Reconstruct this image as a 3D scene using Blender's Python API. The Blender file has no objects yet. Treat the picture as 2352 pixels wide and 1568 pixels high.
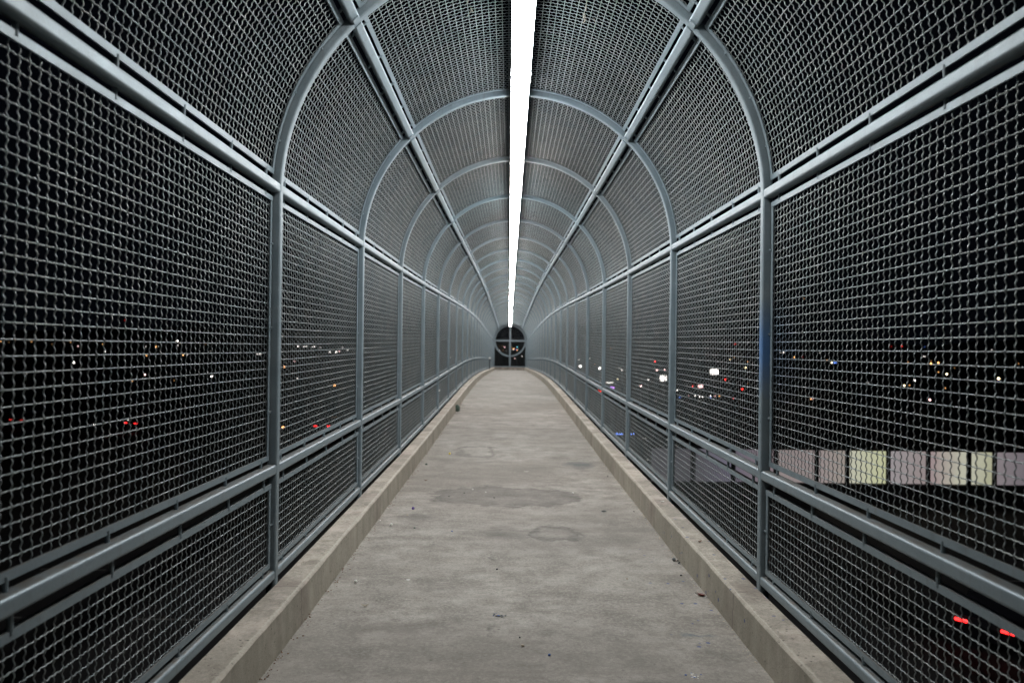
import bpy, math, random
import numpy as np
from mathutils import Matrix, Vector
R = math.radians
random.seed(7)
sc = bpy.context.scene
col = sc.collection

# ------------------------------------------------------------------ layout
W = 1.22            # inner half width of the cage
EYE = 9.0           # eye height above the ground far below
CX = -0.055         # the photographer stands a little left of the axis
BAY = 2.18
Y1 = 3.82           # first arch ahead
NB = 25             # arches 0..NB
F = 1730.0          # focal length in 2352-px units
def ring_y(i): return Y1 + BAY * (i - 1)
prof = {-1: -.985, 0: -1.0, 1: -1.018, 2: -1.018, 3: -1.016, 4: -1.005, 5: -.988, 6: -.968, 7: -.95, 8: -.937, 9: -.932,
        10: -.94, 11: -.96, 12: -.988, 13: -1.022, 14: -1.062, 15: -1.105, 20: -1.335, 25: -1.57, 26: -1.615}
ks = sorted(prof)
def base_i(i): return EYE + W * float(np.interp(i, ks, [prof[k] for k in ks]))
RY = [ring_y(i) for i in range(-1, 27)]
RZ = [base_i(i) for i in range(-1, 27)]
def base_at(y): return float(np.interp(y, RY, RZ))
CURB_H = 0.19
CURB_IN, CURB_OUT = 1.085, 1.222
def floor_at(y): return base_at(y) - CURB_H
TH = 1.973          # arch centre above kerb top
RAIL_W = 0.05

# ------------------------------------------------------------------ helpers
def link(o, parent=None):
    col.objects.link(o)
    if parent: o.parent = parent
    return o
def tag(o, label=None, cat=None, group=None, kind=None):
    if label: o['label'] = label
    if cat: o['category'] = cat
    if group: o['group'] = group
    if kind: o['kind'] = kind
    return o
def empty(name, M=None, **k):
    o = bpy.data.objects.new(name, None); link(o)
    o.empty_display_size = .1
    if M is not None: o.matrix_world = M
    return tag(o, **k)
def mesh_np(name, V, Fq, smooth=False):
    me = bpy.data.meshes.new(name)
    V = np.asarray(V, dtype=np.float32); Fq = np.asarray(Fq, dtype=np.int32)
    n = len(Fq); k = Fq.shape[1]
    me.vertices.add(len(V)); me.vertices.foreach_set('co', V.ravel())
    me.loops.add(n * k); me.loops.foreach_set('vertex_index', Fq.ravel())
    me.polygons.add(n)
    me.polygons.foreach_set('loop_start', np.arange(0, n * k, k, dtype=np.int32))
    me.polygons.foreach_set('loop_total', np.full(n, k, dtype=np.int32))
    me.polygons.foreach_set('use_smooth', np.full(n, smooth))
    me.update(calc_edges=True); me.validate()
    return me
class MB:
    def __init__(s): s.v = []; s.f = []
    def add(s, vs, fs):
        b = len(s.v); s.v += [tuple(v) for v in vs]; s.f += [tuple(b + i for i in f) for f in fs]; return s
    def box(s, x0, x1, y0, y1, z0, z1, M=None):
        vs = [(x, y, z) for x in (x0, x1) for y in (y0, y1) for z in (z0, z1)]
        if M is not None: vs = [M @ Vector(v) for v in vs]
        return s.add(vs, [(0, 1, 3, 2), (4, 6, 7, 5), (0, 4, 5, 1), (2, 3, 7, 6), (0, 2, 6, 4), (1, 5, 7, 3)])
    def loft(s, rings, closed=False, caps=True):
        n = len(rings[0]); b = len(s.v)
        for r in rings: s.v += [tuple(p) for p in r]
        m = len(rings)
        for i in range(m if closed else m - 1):
            for j in range(n):
                a = b + i * n; c = b + ((i + 1) % m) * n
                s.f.append((a + j, a + (j + 1) % n, c + (j + 1) % n, c + j))
        if caps and not closed:
            s.f.append(tuple(b + j for j in reversed(range(n)))); s.f.append(tuple(b + (m - 1) * n + j for j in range(n)))
        return s
    def cyl(s, p0, p1, r, n=8, r1=None):
        p0 = Vector(p0); p1 = Vector(p1); d = (p1 - p0).normalized()
        a = d.orthogonal().normalized(); c = d.cross(a)
        r1 = r if r1 is None else r1
        return s.loft([[p + (a * math.cos(2 * math.pi * k / n) + c * math.sin(2 * math.pi * k / n)) * q for k in range(n)] for p, q in ((p0, r), (p1, r1))])
    def ball(s, c, r, sc=(1, 1, 1), n=10, m=6, jit=0):
        rings = []
        for i in range(m + 1):
            t = math.pi * i / m; rr = max(math.sin(t), .02)
            rings.append([(c[0] + sc[0] * r * rr * math.cos(2 * math.pi * k / n) * (1 + random.uniform(-jit, jit)),
                           c[1] + sc[1] * r * rr * math.sin(2 * math.pi * k / n) * (1 + random.uniform(-jit, jit)),
                           c[2] + sc[2] * r * math.cos(t)) for k in range(n)])
        return s.loft(rings)
    def mesh(s, name, mat, smooth=False):
        me = bpy.data.meshes.new(name); me.from_pydata(s.v, [], s.f); me.update()
        if smooth: me.polygons.foreach_set('use_smooth', [True] * len(me.polygons))
        if mat: me.materials.append(mat)
        import bmesh
        bm = bmesh.new(); bm.from_mesh(me); bmesh.ops.recalc_face_normals(bm, faces=bm.faces); bm.to_mesh(me); bm.free()
        return me
    def obj(s, name, mat, parent=None, smooth=False):
        return link(bpy.data.objects.new(name, s.mesh(name, mat, smooth)), parent)
def rrect(cx, cy, w, h, r=.008, n=5):
    out = []
    for (sx, sy, a0) in ((1, 1, 0), (-1, 1, 90), (-1, -1, 180), (1, -1, 270)):
        for k in range(n + 1):
            a = R(a0 + 90 * k / n)
            out.append((cx + sx * (w / 2 - r) + r * math.cos(a), cy + sy * (h / 2 - r) + r * math.sin(a)))
    return out

# ------------------------------------------------------------------ materials
def mat(name):
    m = bpy.data.materials.new(name); m.use_nodes = True
    nt = m.node_tree; b = nt.nodes['Principled BSDF']
    return m, nt, b
def N(nt, t, **k):
    n = nt.nodes.new(t)
    for a, v in k.items():
        if a in n.inputs: n.inputs[a].default_value = v
        else: setattr(n, a, v)
    return n
def ramp(nt, src, stops):
    r = N(nt, 'ShaderNodeValToRGB')
    while len(r.color_ramp.elements) < len(stops): r.color_ramp.elements.new(.5)
    for e, (p, c) in zip(r.color_ramp.elements, stops):
        e.position = p; e.color = (c, c, c, 1) if not isinstance(c, tuple) else (*c, 1)
    nt.links.new(src, r.inputs[0]); return r.outputs[0]
def mix(nt, fac, a, b, mode='MIX'):
    m = N(nt, 'ShaderNodeMix', data_type='RGBA', blend_type=mode)
    for s, v in ((0, fac), (6, a), (7, b)):
        if isinstance(v, bpy.types.NodeSocket): nt.links.new(v, m.inputs[s])
        else: m.inputs[s].default_value = v if s == 0 else ((*v, 1) if len(v) == 3 else v)
    return m.outputs[2]
def math_(nt, op, *a):
    m = N(nt, 'ShaderNodeMath', operation=op)
    for i, v in enumerate(a):
        if isinstance(v, bpy.types.NodeSocket): nt.links.new(v, m.inputs[i])
        else: m.inputs[i].default_value = v
    return m.outputs[0]
def noise(nt, vec, scale, detail=4, rough=.55, sc=None):
    n = N(nt, 'ShaderNodeTexNoise', Scale=scale, Detail=detail, Roughness=rough)
    if sc:
        mp = N(nt, 'ShaderNodeMapping', Scale=sc); nt.links.new(vec, mp.inputs[0]); vec = mp.outputs[0]
    nt.links.new(vec, n.inputs['Vector']); return n.outputs[0]
def bump(nt, b, h, dist, strength=1):
    n = N(nt, 'ShaderNodeBump', Distance=dist, Strength=strength); nt.links.new(h, n.inputs['Height']); nt.links.new(n.outputs[0], b.inputs['Normal'])

def steel(name, c0, c1, dust=True, blue=None):
    m, nt, b = mat(name)
    g = N(nt, 'ShaderNodeNewGeometry'); P = g.outputs['Position']
    n1 = noise(nt, P, 9, 5, .6); n2 = noise(nt, P, 160, 2)
    c = mix(nt, ramp(nt, n1, [(.3, 0), (.7, 1)]), c0, c1)
    c = mix(nt, math_(nt, 'MULTIPLY', ramp(nt, n2, [(.45, 0), (.75, 1)]), .25), c, tuple(x * .55 for x in c0))
    streak = noise(nt, P, 30, 3, .6, (1, 1, .08))
    c = mix(nt, math_(nt, 'MULTIPLY', ramp(nt, streak, [(.55, 0), (.75, 1)]), .35), c, (.12, .125, .12))
    if dust:
        sp = N(nt, 'ShaderNodeSeparateXYZ'); nt.links.new(g.outputs['Normal'], sp.inputs[0])
        up = ramp(nt, sp.outputs[2], [(.75, 0), (.97, 1)])
        dn = ramp(nt, noise(nt, P, 22, 4), [(.3, .35), (.7, .95)])
        c = mix(nt, math_(nt, 'MULTIPLY', up, dn), c, (.15, .135, .118))
    if blue:
        d = N(nt, 'ShaderNodeVectorMath', operation='DISTANCE'); nt.links.new(P, d.inputs[0]); d.inputs[1].default_value = blue[0]
        nn = math_(nt, 'ADD', d.outputs['Value'], math_(nt, 'MULTIPLY', math_(nt, 'SUBTRACT', noise(nt, P, 14, 3), .5), .12))
        k = ramp(nt, nn, [(blue[1] * .15, 1), (blue[1], 0)])
        c = mix(nt, math_(nt, 'MULTIPLY', k, blue[2]), c, (.05, .17, .42))
    nt.links.new(c, b.inputs['Base Color'])
    b.inputs['Metallic'].default_value = .25
    nt.links.new(ramp(nt, n1, [(.3, .38), (.7, .54)]), b.inputs['Roughness'])
    bump(nt, b, n2, .0006, .6)
    return m
C0, C1 = (.17, .222, .25), (.225, .275, .302)
M_frame = steel('blue_grey_steel_paint', C0, C1)
BLUEP = (W, Y1, EYE - .02)
M_frame_blue = steel('sprayed_steel_paint', C0, C1, blue=(BLUEP, .26, .75))
M_wire, nt, b = mat('galvanised_wire')
P = N(nt, 'ShaderNodeNewGeometry').outputs['Position']
wc = mix(nt, ramp(nt, noise(nt, P, 6, 4), [(.3, 0), (.7, 1)]), (.255, .30, .312), (.345, .367, .365))
wc = mix(nt, ramp(nt, noise(nt, P, 45, 3), [(.6, 0), (.8, .6)]), wc, (.19, .15, .125))
d = N(nt, 'ShaderNodeVectorMath', operation='DISTANCE'); nt.links.new(P, d.inputs[0]); d.inputs[1].default_value = (W, Y1 - .15, EYE - .05)
wc = mix(nt, math_(nt, 'MULTIPLY', ramp(nt, d.outputs['Value'], [(.04, 1), (.30, 0)]), .45), wc, (.10, .22, .38))
nt.links.new(wc, b.inputs['Base Color'])
b.inputs['Metallic'].default_value = .7; b.inputs['Roughness'].default_value = .40

def concrete(name, ca, cb, floor=False):
    m, nt, b = mat(name)
    P = N(nt, 'ShaderNodeNewGeometry').outputs['Position']
    big = noise(nt, P, .9, 5, .6); mid = noise(nt, P, 4.5, 6, .65); fine = noise(nt, P, 60, 4, .7); grit = noise(nt, P, 260, 2)
    c = mix(nt, ramp(nt, big, [(.35, 0), (.65, 1)]), ca, cb)
    c = mix(nt, ramp(nt, mid, [(.40, 0), (.68, .85)]), c, tuple(x * .55 for x in ca))
    sm = noise(nt, P, 2.1, 8, .72, (.6, 1.6, 1))
    c = mix(nt, ramp(nt, sm, [(.48, 0), (.66, .7)]), c, tuple(x * .46 for x in ca))
    c = mix(nt, math_(nt, 'MULTIPLY', ramp(nt, fine, [(.45, 0), (.70, 1)]), .40), c, tuple(x * 1.45 for x in cb))
    fd = noise(nt, P, 38, 6, .8)
    c = mix(nt, ramp(nt, fd, [(.50, 0), (.66, .55)]), c, tuple(x * .42 for x in ca))
    tone = noise(nt, P, .55, 4, .6)
    c = mix(nt, ramp(nt, tone, [(.45, 0), (.62, .45)]), c, tuple(x * .58 for x in ca))
    c = mix(nt, ramp(nt, grit, [(.52, 0), (.70, .6)]), c, tuple(x * .45 for x in ca))
    # sparse dark specks, pores and old gum
    v = N(nt, 'ShaderNodeTexVoronoi', Scale=13.0); nt.links.new(P, v.inputs['Vector'])
    cut = N(nt, 'ShaderNodeTexVoronoi', Scale=13.0); nt.links.new(P, cut.inputs['Vector'])
    rnd = N(nt, 'ShaderNodeSeparateColor'); nt.links.new(cut.outputs['Color'], rnd.inputs[0])
    sel = ramp(nt, rnd.outputs[0], [(.80, 0), (.82, 1)])
    sp = math_(nt, 'MULTIPLY', ramp(nt, v.outputs['Distance'], [(.05, 1), (.13, 0)]), sel)
    c = mix(nt, math_(nt, 'MULTIPLY', sp, .6), c, tuple(x * .28 for x in ca))
    if not floor:
        v2 = N(nt, 'ShaderNodeTexVoronoi', Scale=48.0); nt.links.new(P, v2.inputs['Vector'])
        r2 = N(nt, 'ShaderNodeSeparateColor'); nt.links.new(v2.outputs['Color'], r2.inputs[0])
        s2 = math_(nt, 'MULTIPLY', ramp(nt, v2.outputs['Distance'], [(.12, 1), (.24, 0)]), ramp(nt, r2.outputs[0], [(.85, 0), (.87, 1)]))
        c = mix(nt, math_(nt, 'MULTIPLY', s2, .8), c, tuple(x * .2 for x in ca))
        pt_ = noise(nt, P, 3.3, 6, .7)
        c = mix(nt, ramp(nt, pt_, [(.50, 0), (.60, .55)]), c, (.50, .43, .375))
        pd_ = noise(nt, P, 6.1, 7, .75)
        c = mix(nt, ramp(nt, pd_, [(.54, 0), (.66, .6)]), c, (.17, .15, .12))
        drip = noise(nt, P, 9, 4, .6, (1, 1, .1))
        g = N(nt, 'ShaderNodeNewGeometry'); s3 = N(nt, 'ShaderNodeSeparateXYZ'); nt.links.new(g.outputs['Normal'], s3.inputs[0])
        side = ramp(nt, math_(nt, 'ABSOLUTE', s3.outputs[0]), [(.5, 0), (.8, 1)])
        c = mix(nt, math_(nt, 'MULTIPLY', side, .55), c, mix(nt, ramp(nt, drip, [(.4, 0), (.68, 1)]), (.36, .335, .27), (.23, .212, .165)))
        v5 = N(nt, 'ShaderNodeTexVoronoi', Scale=26.0); nt.links.new(P, v5.inputs['Vector'])
        r5 = N(nt, 'ShaderNodeSeparateColor'); nt.links.new(v5.outputs['Color'], r5.inputs[0])
        d5 = math_(nt, 'ADD', v5.outputs['Distance'], math_(nt, 'MULTIPLY', noise(nt, P, 70, 2), .2))
        c = mix(nt, math_(nt, 'MULTIPLY', math_(nt, 'MULTIPLY', ramp(nt, d5, [(.2, 1), (.26, 0)]), ramp(nt, r5.outputs[2], [(.78, 0), (.80, 1)])), .75), c, (.06, .055, .045))
    if not floor:
        s0 = N(nt, 'ShaderNodeSeparateXYZ'); nt.links.new(P, s0.inputs[0])
        fy = math_(nt, 'FRACT', math_(nt, 'DIVIDE', math_(nt, 'ADD', math_(nt, 'SUBTRACT', s0.outputs[1], Y1 - .02 - BAY / 2), math_(nt, 'MULTIPLY', noise(nt, P, 16, 3), .03)), BAY))
        jn = math_(nt, 'ABSOLUTE', math_(nt, 'SUBTRACT', fy, .5))
        c = mix(nt, ramp(nt, jn, [(.0022, .75), (.004, 0)]), c, (.08, .07, .06))
        c = mix(nt, math_(nt, 'MULTIPLY', ramp(nt, jn, [(.02, .6), (.09, 0)]), ramp(nt, mid, [(.35, 0), (.6, 1)])), c, (.20, .165, .14))
    if not floor:
        ex = math_(nt, 'ADD', math_(nt, 'ABSOLUTE', s0.outputs[0]), math_(nt, 'MULTIPLY', math_(nt, 'SUBTRACT', noise(nt, P, 40, 5, .7), .5), .035))
        rim = math_(nt, 'MULTIPLY', ramp(nt, math_(nt, 'ABSOLUTE', math_(nt, 'SUBTRACT', ex, CURB_IN + .012)), [(.004, 1), (.010, 0)]), math_(nt, 'SUBTRACT', 1.0, side))
        c = mix(nt, math_(nt, 'MULTIPLY', rim, .55), c, (.52, .48, .41))
        pit = math_(nt, 'MULTIPLY', ramp(nt, noise(nt, P, 75, 3, .6), [(.64, 0), (.68, 1)]), ramp(nt, pd_, [(.45, .1), (.6, .9)]))
        c = mix(nt, pit, c, (.07, .06, .05))
    # blue overspray droplets on the right of the walk close to the first arch
    s = N(nt, 'ShaderNodeSeparateXYZ'); nt.links.new(P, s.inputs[0])
    v3 = N(nt, 'ShaderNodeTexVoronoi', Scale=20.0); nt.links.new(P, v3.inputs['Vector'])
    r3 = N(nt, 'ShaderNodeSeparateColor'); nt.links.new(v3.outputs['Color'], r3.inputs[0])
    dd = math_(nt, 'ADD', v3.outputs['Distance'], math_(nt, 'MULTIPLY', noise(nt, P, 90, 2), .14))
    s4 = math_(nt, 'MULTIPLY', ramp(nt, dd, [(.26, 1), (.31, 0)]), ramp(nt, r3.outputs[1], [(.80, 0), (.82, 1)]))
    reg = math_(nt, 'MULTIPLY', ramp(nt, math_(nt, 'MULTIPLY', s.outputs[0], .5), [(.33, 0), (.45, 1)]), ramp(nt, math_(nt, 'MULTIPLY', s.outputs[1], .1), [(.48, 1), (.62, 0)]))
    c = mix(nt, math_(nt, 'MULTIPLY', math_(nt, 'MULTIPLY', s4, reg), .8), c, (.05, .075, .2))
    if floor:
        nz = N(nt, 'ShaderNodeTexNoise', Scale=2.6, Detail=6.0, Roughness=.68); nt.links.new(P, nz.inputs['Vector'])
        wv_ = N(nt, 'ShaderNodeVectorMath', operation='MULTIPLY_ADD'); nt.links.new(nz.outputs['Color'], wv_.inputs[0])
        wv_.inputs[1].default_value = (.55, .55, 0); 
        sh_ = N(nt, 'ShaderNodeVectorMath', operation='SUBTRACT'); nt.links.new(P, sh_.inputs[0]); sh_.inputs[1].default_value = (.275, .275, 0)
        nt.links.new(sh_.outputs[0], wv_.inputs[2]); PW = wv_.outputs[0]
        def stain(x, y, rx, ry, wob, stops, colr, k, rot=0):
            nonlocal c
            mp = N(nt, 'ShaderNodeMapping', vector_type='TEXTURE', Location=(x, y, 0), Scale=(rx, ry, 1e3), Rotation=(0, 0, R(rot)))
            nt.links.new(PW, mp.inputs[0])
            L = N(nt, 'ShaderNodeVectorMath', operation='LENGTH'); nt.links.new(mp.outputs[0], L.inputs[0])
            t = math_(nt, 'ADD', L.outputs['Value'], math_(nt, 'MULTIPLY', math_(nt, 'SUBTRACT', noise(nt, P, 3.2, 5, .65), .5), wob))
            mm = ramp(nt, t, stops)
            br = ramp(nt, noise(nt, P, 7, 5, .7, (1, 2.2, 1)), [(.3, .35), (.6, 1)])
            c = mix(nt, math_(nt, 'MULTIPLY', math_(nt, 'MULTIPLY', mm, br), min(1, k * 1.35)), c, colr)
        D = (.095, .088, .082)
        for a in STAINS: stain(*a)
        # streaky wear across the walk
        wv = noise(nt, P, 5, 6, .72, (.55, 1.7, 1))
        c = mix(nt, ramp(nt, wv, [(.52, 0), (.72, .5)]), c, (.15, .13, .115))
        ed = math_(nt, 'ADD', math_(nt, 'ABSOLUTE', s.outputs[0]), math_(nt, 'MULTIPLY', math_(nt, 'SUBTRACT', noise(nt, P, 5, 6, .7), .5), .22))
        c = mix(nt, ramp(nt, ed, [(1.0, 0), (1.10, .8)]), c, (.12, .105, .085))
    nt.links.new(c, b.inputs['Base Color'])
    b.inputs['Roughness'].default_value = .82; b.inputs['Specular IOR Level'].default_value = .3
    h = math_(nt, 'ADD', math_(nt, 'MULTIPLY', fine, .6), math_(nt, 'MULTIPLY', grit, .4))
    bump(nt, b, h, .0035, .8)
    return m
def floor_pt(px, py, dz=0):           # a point of the photograph (4096 px wide) that lies on the walk
    x = px * .57422; y = py * .57422
    x, y = x - 1176, y - 784           # undo the camera's slight roll
    a = R(-.7); x, y = x * math.cos(a) - y * math.sin(a), x * math.sin(a) + y * math.cos(a)
    Y = 4.0
    for _ in range(30): Y = F * (EYE - floor_at(Y) - dz) / max(y, 5)
    return Vector(((x + 6) / F * Y + CX, Y, floor_at(Y) + dz))
def zf(x, y): return floor_pt(1400 + .5953 * x, 1798 + .5953 * y)
D = (.085, .077, .072)
SOFT = [(.2, 1), (1.0, 0)]
def st_(x0, y0, x1, y1, wob, stops, colr, k, rot=0):
    a = zf(x0, (y0 + y1) / 2); c = zf(x1, (y0 + y1) / 2); t = zf((x0 + x1) / 2, y0); bt = zf((x0 + x1) / 2, y1)
    return ((a.x + c.x) / 2, (t.y + bt.y) / 2, abs(c.x - a.x) / 2, abs(t.y - bt.y) / 2, wob, stops, colr, k, rot)
STAINS = [st_(500, 250, 1570, 385, .55, [(0, .6), (.7, .75), (.93, 1), (1.03, 0)], D, .56),
          st_(1190, 505, 1580, 620, .5, [(.5, .2), (.87, 1), (1.03, 0)], D, .6),
          st_(800, 505, 1250, 600, .8, SOFT, D, .5),
          st_(1440, 70, 1640, 130, .8, SOFT, (.08, .09, .095), .75),
          st_(2200, 1215, 2500, 1255, .6, SOFT, (.06, .10, .13), .7),
          st_(880, 1150, 980, 1235, .8, SOFT, D, .6),
          st_(960, 695, 1040, 730, .8, SOFT, D, .6),
          st_(280, 425, 620, 490, .9, SOFT, D, .55),
          st_(-100, 1130, 700, 1330, 1.2, SOFT, (.13, .115, .10), .5),
          st_(1700, 1490, 2500, 1700, 1.2, SOFT, (.11, .10, .09), .7),
          st_(700, -30, 1000, 55, 1.2, [(.6, .0), (.85, 1), (1.0, 0)], D, .55),
          st_(200, -360, 760, -225, 1.0, [(.80, 0), (.9, 1), (1.0, 0)], D, .65, 8),
          st_(180, -385, 420, -330, .8, SOFT, D, .55),
          st_(1350, -420, 1500, -330, .9, SOFT, D, .4),
          st_(1160, -900, 1330, -840, .15, [(.8, 1), (.95, 0)], (.42, .405, .37), .6),
          st_(1080, -960, 1180, -925, .15, [(.8, 1), (.95, 0)], (.42, .405, .37), .6)]
M_floor = concrete('worn_concrete_walk', (.282, .258, .225), (.378, .352, .315), floor=True)
M_curb = concrete('cast_concrete_kerb', (.37, .332, .278), (.46, .415, .35))

def plain(name, c, rough=.6, metal=0, var=.3, scale=20):
    m, nt, b = mat(name)
    P = N(nt, 'ShaderNodeTexCoord').outputs['Object']
    cc = mix(nt, ramp(nt, noise(nt, P, scale, 4), [(.3, 0), (.7, 1)]), tuple(x * (1 - var) for x in c), tuple(min(1, x * (1 + var)) for x in c))
    nt.links.new(cc, b.inputs['Base Color']); b.inputs['Roughness'].default_value = rough; b.inputs['Metallic'].default_value = metal
    return m
def emis(name, c, s, sample=False):
    m, nt, b = mat(name)
    b.inputs['Base Color'].default_value = (*[x * .3 for x in c], 1)
    b.inputs['Emission Color'].default_value = (*c, 1); b.inputs['Emission Strength'].default_value = s
    if not sample: m.cycles.emission_sampling = 'NONE'
    return m

# ------------------------------------------------------------------ wire cloth (crimped, woven)
P_ = .0409; AMP = .0024; RAD = .00192; SEG = 12; NS = 5
def wires(n, length, pitch_along, fn, off, sgn, cross0):
    """n straight crimped wires of given length; fn maps (across, along, outward) arrays to xyz"""
    k = int(round(length / pitch_along * SEG)) + 1
    a = np.linspace(0, length, k)
    ph = 3 * np.pi * (a - cross0) / pitch_along
    VV = []; FF = []; b = 0
    for i in range(n):
        s = AMP * sgn * (-1) ** i
        w = s * np.cos(ph); dw = -s * np.sin(ph) * 3 * np.pi / pitch_along
        nl = np.sqrt(1 + dw * dw); na = -dw / nl; nw = 1 / nl
        c = off + i * P_
        ring = np.empty((k, NS, 3))
        for j in range(NS):
            t = 2 * np.pi * j / NS + .3
            ring[:, j, 0] = c + RAD * math.cos(t)
            ring[:, j, 1] = a + RAD * math.sin(t) * na
            ring[:, j, 2] = w + RAD * math.sin(t) * nw
        VV.append(fn(ring.reshape(-1, 3)))
        r0 = (np.arange(k - 1)[:, None] * NS + np.arange(NS)[None]); r1 = (np.arange(k - 1)[:, None] * NS + (np.arange(NS)[None] + 1) % NS)
        q = np.stack([r0, r1, r1 + NS, r0 + NS], -1).reshape(-1, 4) + b
        FF.append(q); b += k * NS
    return np.concatenate(VV), np.concatenate(FF)
def wire_mesh(name, U, Vlen, place):
    """U along the tunnel, Vlen across; place maps (u, v, w) -> xyz"""
    nu = int(U / P_) + 1; nv = int(Vlen / P_) + 1
    ou = (U - (nu - 1) * P_) / 2; ov = (Vlen - (nv - 1) * P_) / 2
    v1, f1 = wires(nu, Vlen, P_, lambda r: place(r[:, 0], r[:, 1], r[:, 2]), ou, 1, ov)
    v2, f2 = wires(nv, U, P_, lambda r: place(r[:, 1], r[:, 0], r[:, 2]), ov, -1, ou)
    me = mesh_np(name, np.concatenate([v1, v2]), np.concatenate([f1, f2 + len(v1)]), True)
    me.materials.append(M_wire); return me

# bay-local frame: x right, y along the tunnel from arch to arch, z up from kerb top
LB = BAY
U0, U1 = .025 + .022, LB - .025 - .022       # frame edges along the bay (arch tube is centred on 0 and LB)
WIN = .034                                   # panel face set back from the tube face
FB = .025                                    # width of the panel's frame bar
WLOW = .020                                  # the low panels sit a little nearer the tube face
def flat(z0, win=WIN):
    return lambda u, v, w: np.stack([W + win + .013 + w, U0 + .008 + u, z0 + v], -1)
def arc(t0):
    rr = W + WIN + .013
    return lambda u, v, w: np.stack([(rr + w) * np.cos(t0 + v / rr), U0 + .008 + u, TH + (rr + w) * np.sin(t0 + v / rr)], -1)
UL = U1 - U0 - .016
LOW = (.094, .515); UPP = (.631, 1.957)
HA = (R(4.35), R(43.6)); CR = (R(48.4), R(131.6))
rr_ = W + WIN + .013
ME = {'low': wire_mesh('lower_wire_cloth', UL, LOW[1] - LOW[0] - .016, flat(LOW[0] + .008, WLOW)),
      'upp': wire_mesh('upper_wire_cloth', UL, UPP[1] - UPP[0] - .016, flat(UPP[0] + .008)),
      'hau': wire_mesh('haunch_wire_cloth', UL, (HA[1] - HA[0]) * rr_ - .016, arc(HA[0] + .008 / rr_)),
      'cro': wire_mesh('crown_wire_cloth', UL, (CR[1] - CR[0]) * rr_ - .016, arc(CR[0] + .008 / rr_))}
def frame_flat(z0, z1):
    m = MB(); wn = WLOW if z0 == LOW[0] else WIN; x0, x1 = W + wn, W + wn + .008
    m.box(x0, x1, U0, U1, z0, z0 + FB).box(x0, x1, U0, U1, z1 - FB, z1)
    m.box(x0 + .0015, x1 - .0015, U0, U0 + FB, z0 + FB, z1 - FB).box(x0 + .0015, x1 - .0015, U1 - FB, U1, z0 + FB, z1 - FB)
    # the return leg of the angle bar
    m.box(x1, x1 + .016, U0, U1, z0, z0 + .004).box(x1, x1 + .016, U0, U1, z1 - .004, z1)
    return m
def arcbar(m, r0, r1, t0, t1, y0, y1, n):
    rings = []
    for k in range(n + 1):
        t = t0 + (t1 - t0) * k / n
        rings.append([(r * math.cos(t), y, TH + r * math.sin(t)) for r, y in ((r0, y0), (r1, y0), (r1, y1), (r0, y1))])
    m.loft(rings)
def frame_arc(t0, t1):
    m = MB(); r0, r1 = W + WIN, W + WIN + .008; d = FB / r0; n = 26
    arcbar(m, r0, r1, t0, t0 + d, U0, U1, 1); arcbar(m, r0, r1, t1 - d, t1, U0, U1, 1)
    arcbar(m, r0 + .0015, r1 - .0015, t0 + d, t1 - d, U0, U0 + FB, n); arcbar(m, r0 + .0015, r1 - .0015, t0 + d, t1 - d, U1 - FB, U1, n)
    return m
TABU = [.16, .62, LB / 2, LB - .62, LB - .16]
def tab_list(kind):
    """little welded pegs between panel frame and rail or post; returns list of (matrix-free) MB"""
    out = []
    xc = W + (WLOW if kind == 'low' else WIN) + .004
    def peg(a, b): 
        m = MB(); m.cyl(a, b, .0075, 8); out.append(m)
    if kind in ('low', 'upp'):
        z0, z1 = LOW if kind == 'low' else UPP
        gb = .03 if kind == 'upp' else .022; gt = .022 if kind == 'upp' else .042
        for u in TABU:
            peg((xc, u, z0 - gb), (xc, u, z0 + .012)); peg((xc, u, z1 - .012), (xc, u, z1 + gt))
        for f in ((.5,) if kind == 'low' else (.18, .5, .82)):
            z = z0 + (z1 - z0) * f
            peg((xc, .02, z), (xc, U0 + .012, z)); peg((xc, U1 - .012, z), (xc, LB - .02, z))
    else:
        t0, t1 = HA if kind == 'hau' else CR
        r = xc
        def pt(t, u): return (r * math.cos(t), u, TH + r * math.sin(t))
        for u in TABU:
            peg(pt(t0 - (.04 if kind == 'hau' else .024), u), pt(t0 + .01, u)); peg(pt(t1 - .01, u), pt(t1 + .024, u))
        for f in (.2, .5, .8):
            t = t0 + (t1 - t0) * f
            peg(pt(t, .02), pt(t, U0 + .012)); peg(pt(t, U1 - .012), pt(t, LB - .02))
    return out
FR = {}; FRT = {}; TABS = {}
for k in ('low', 'upp', 'hau', 'cro'):
    def mk(): return frame_flat(*(LOW if k == 'low' else UPP)) if k in ('low', 'upp') else frame_arc(*(HA if k == 'hau' else CR))
    FR[k] = mk().mesh('panel_frame', M_frame)
    TABS[k] = [t.mesh('mounting_peg', M_frame, False) for t in tab_list(k)]
    m = mk()
    for t in tab_list(k): m.add(t.v, t.f)
    FRT[k] = m.mesh('panel_frame', M_frame)

# rails (bay local, right-hand side)
def rail_mb(xc, zc, w, h, rot=0):
    pr = rrect(0, 0, w, h, .012)
    c, s = math.cos(rot), math.sin(rot)
    pr = [(xc + a * c - b * s, zc + a * s + b * c) for a, b in pr]
    return MB().loft([[(x, y, z) for x, z in pr] for y in (.026, LB - .026)])
xr = W + .0265
RAILS = {'bottom_rail': rail_mb(xr, .051, .048, .048), 'handrail': rail_mb(xr + .004, .582, .058, .05), 'upper_rail': rail_mb(xr, 2.003, .05, .05)}
SA = R(46)
roof = rail_mb((W + .0265) * math.cos(SA), TH + (W + .0265) * math.sin(SA), .05, .056, SA)
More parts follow.
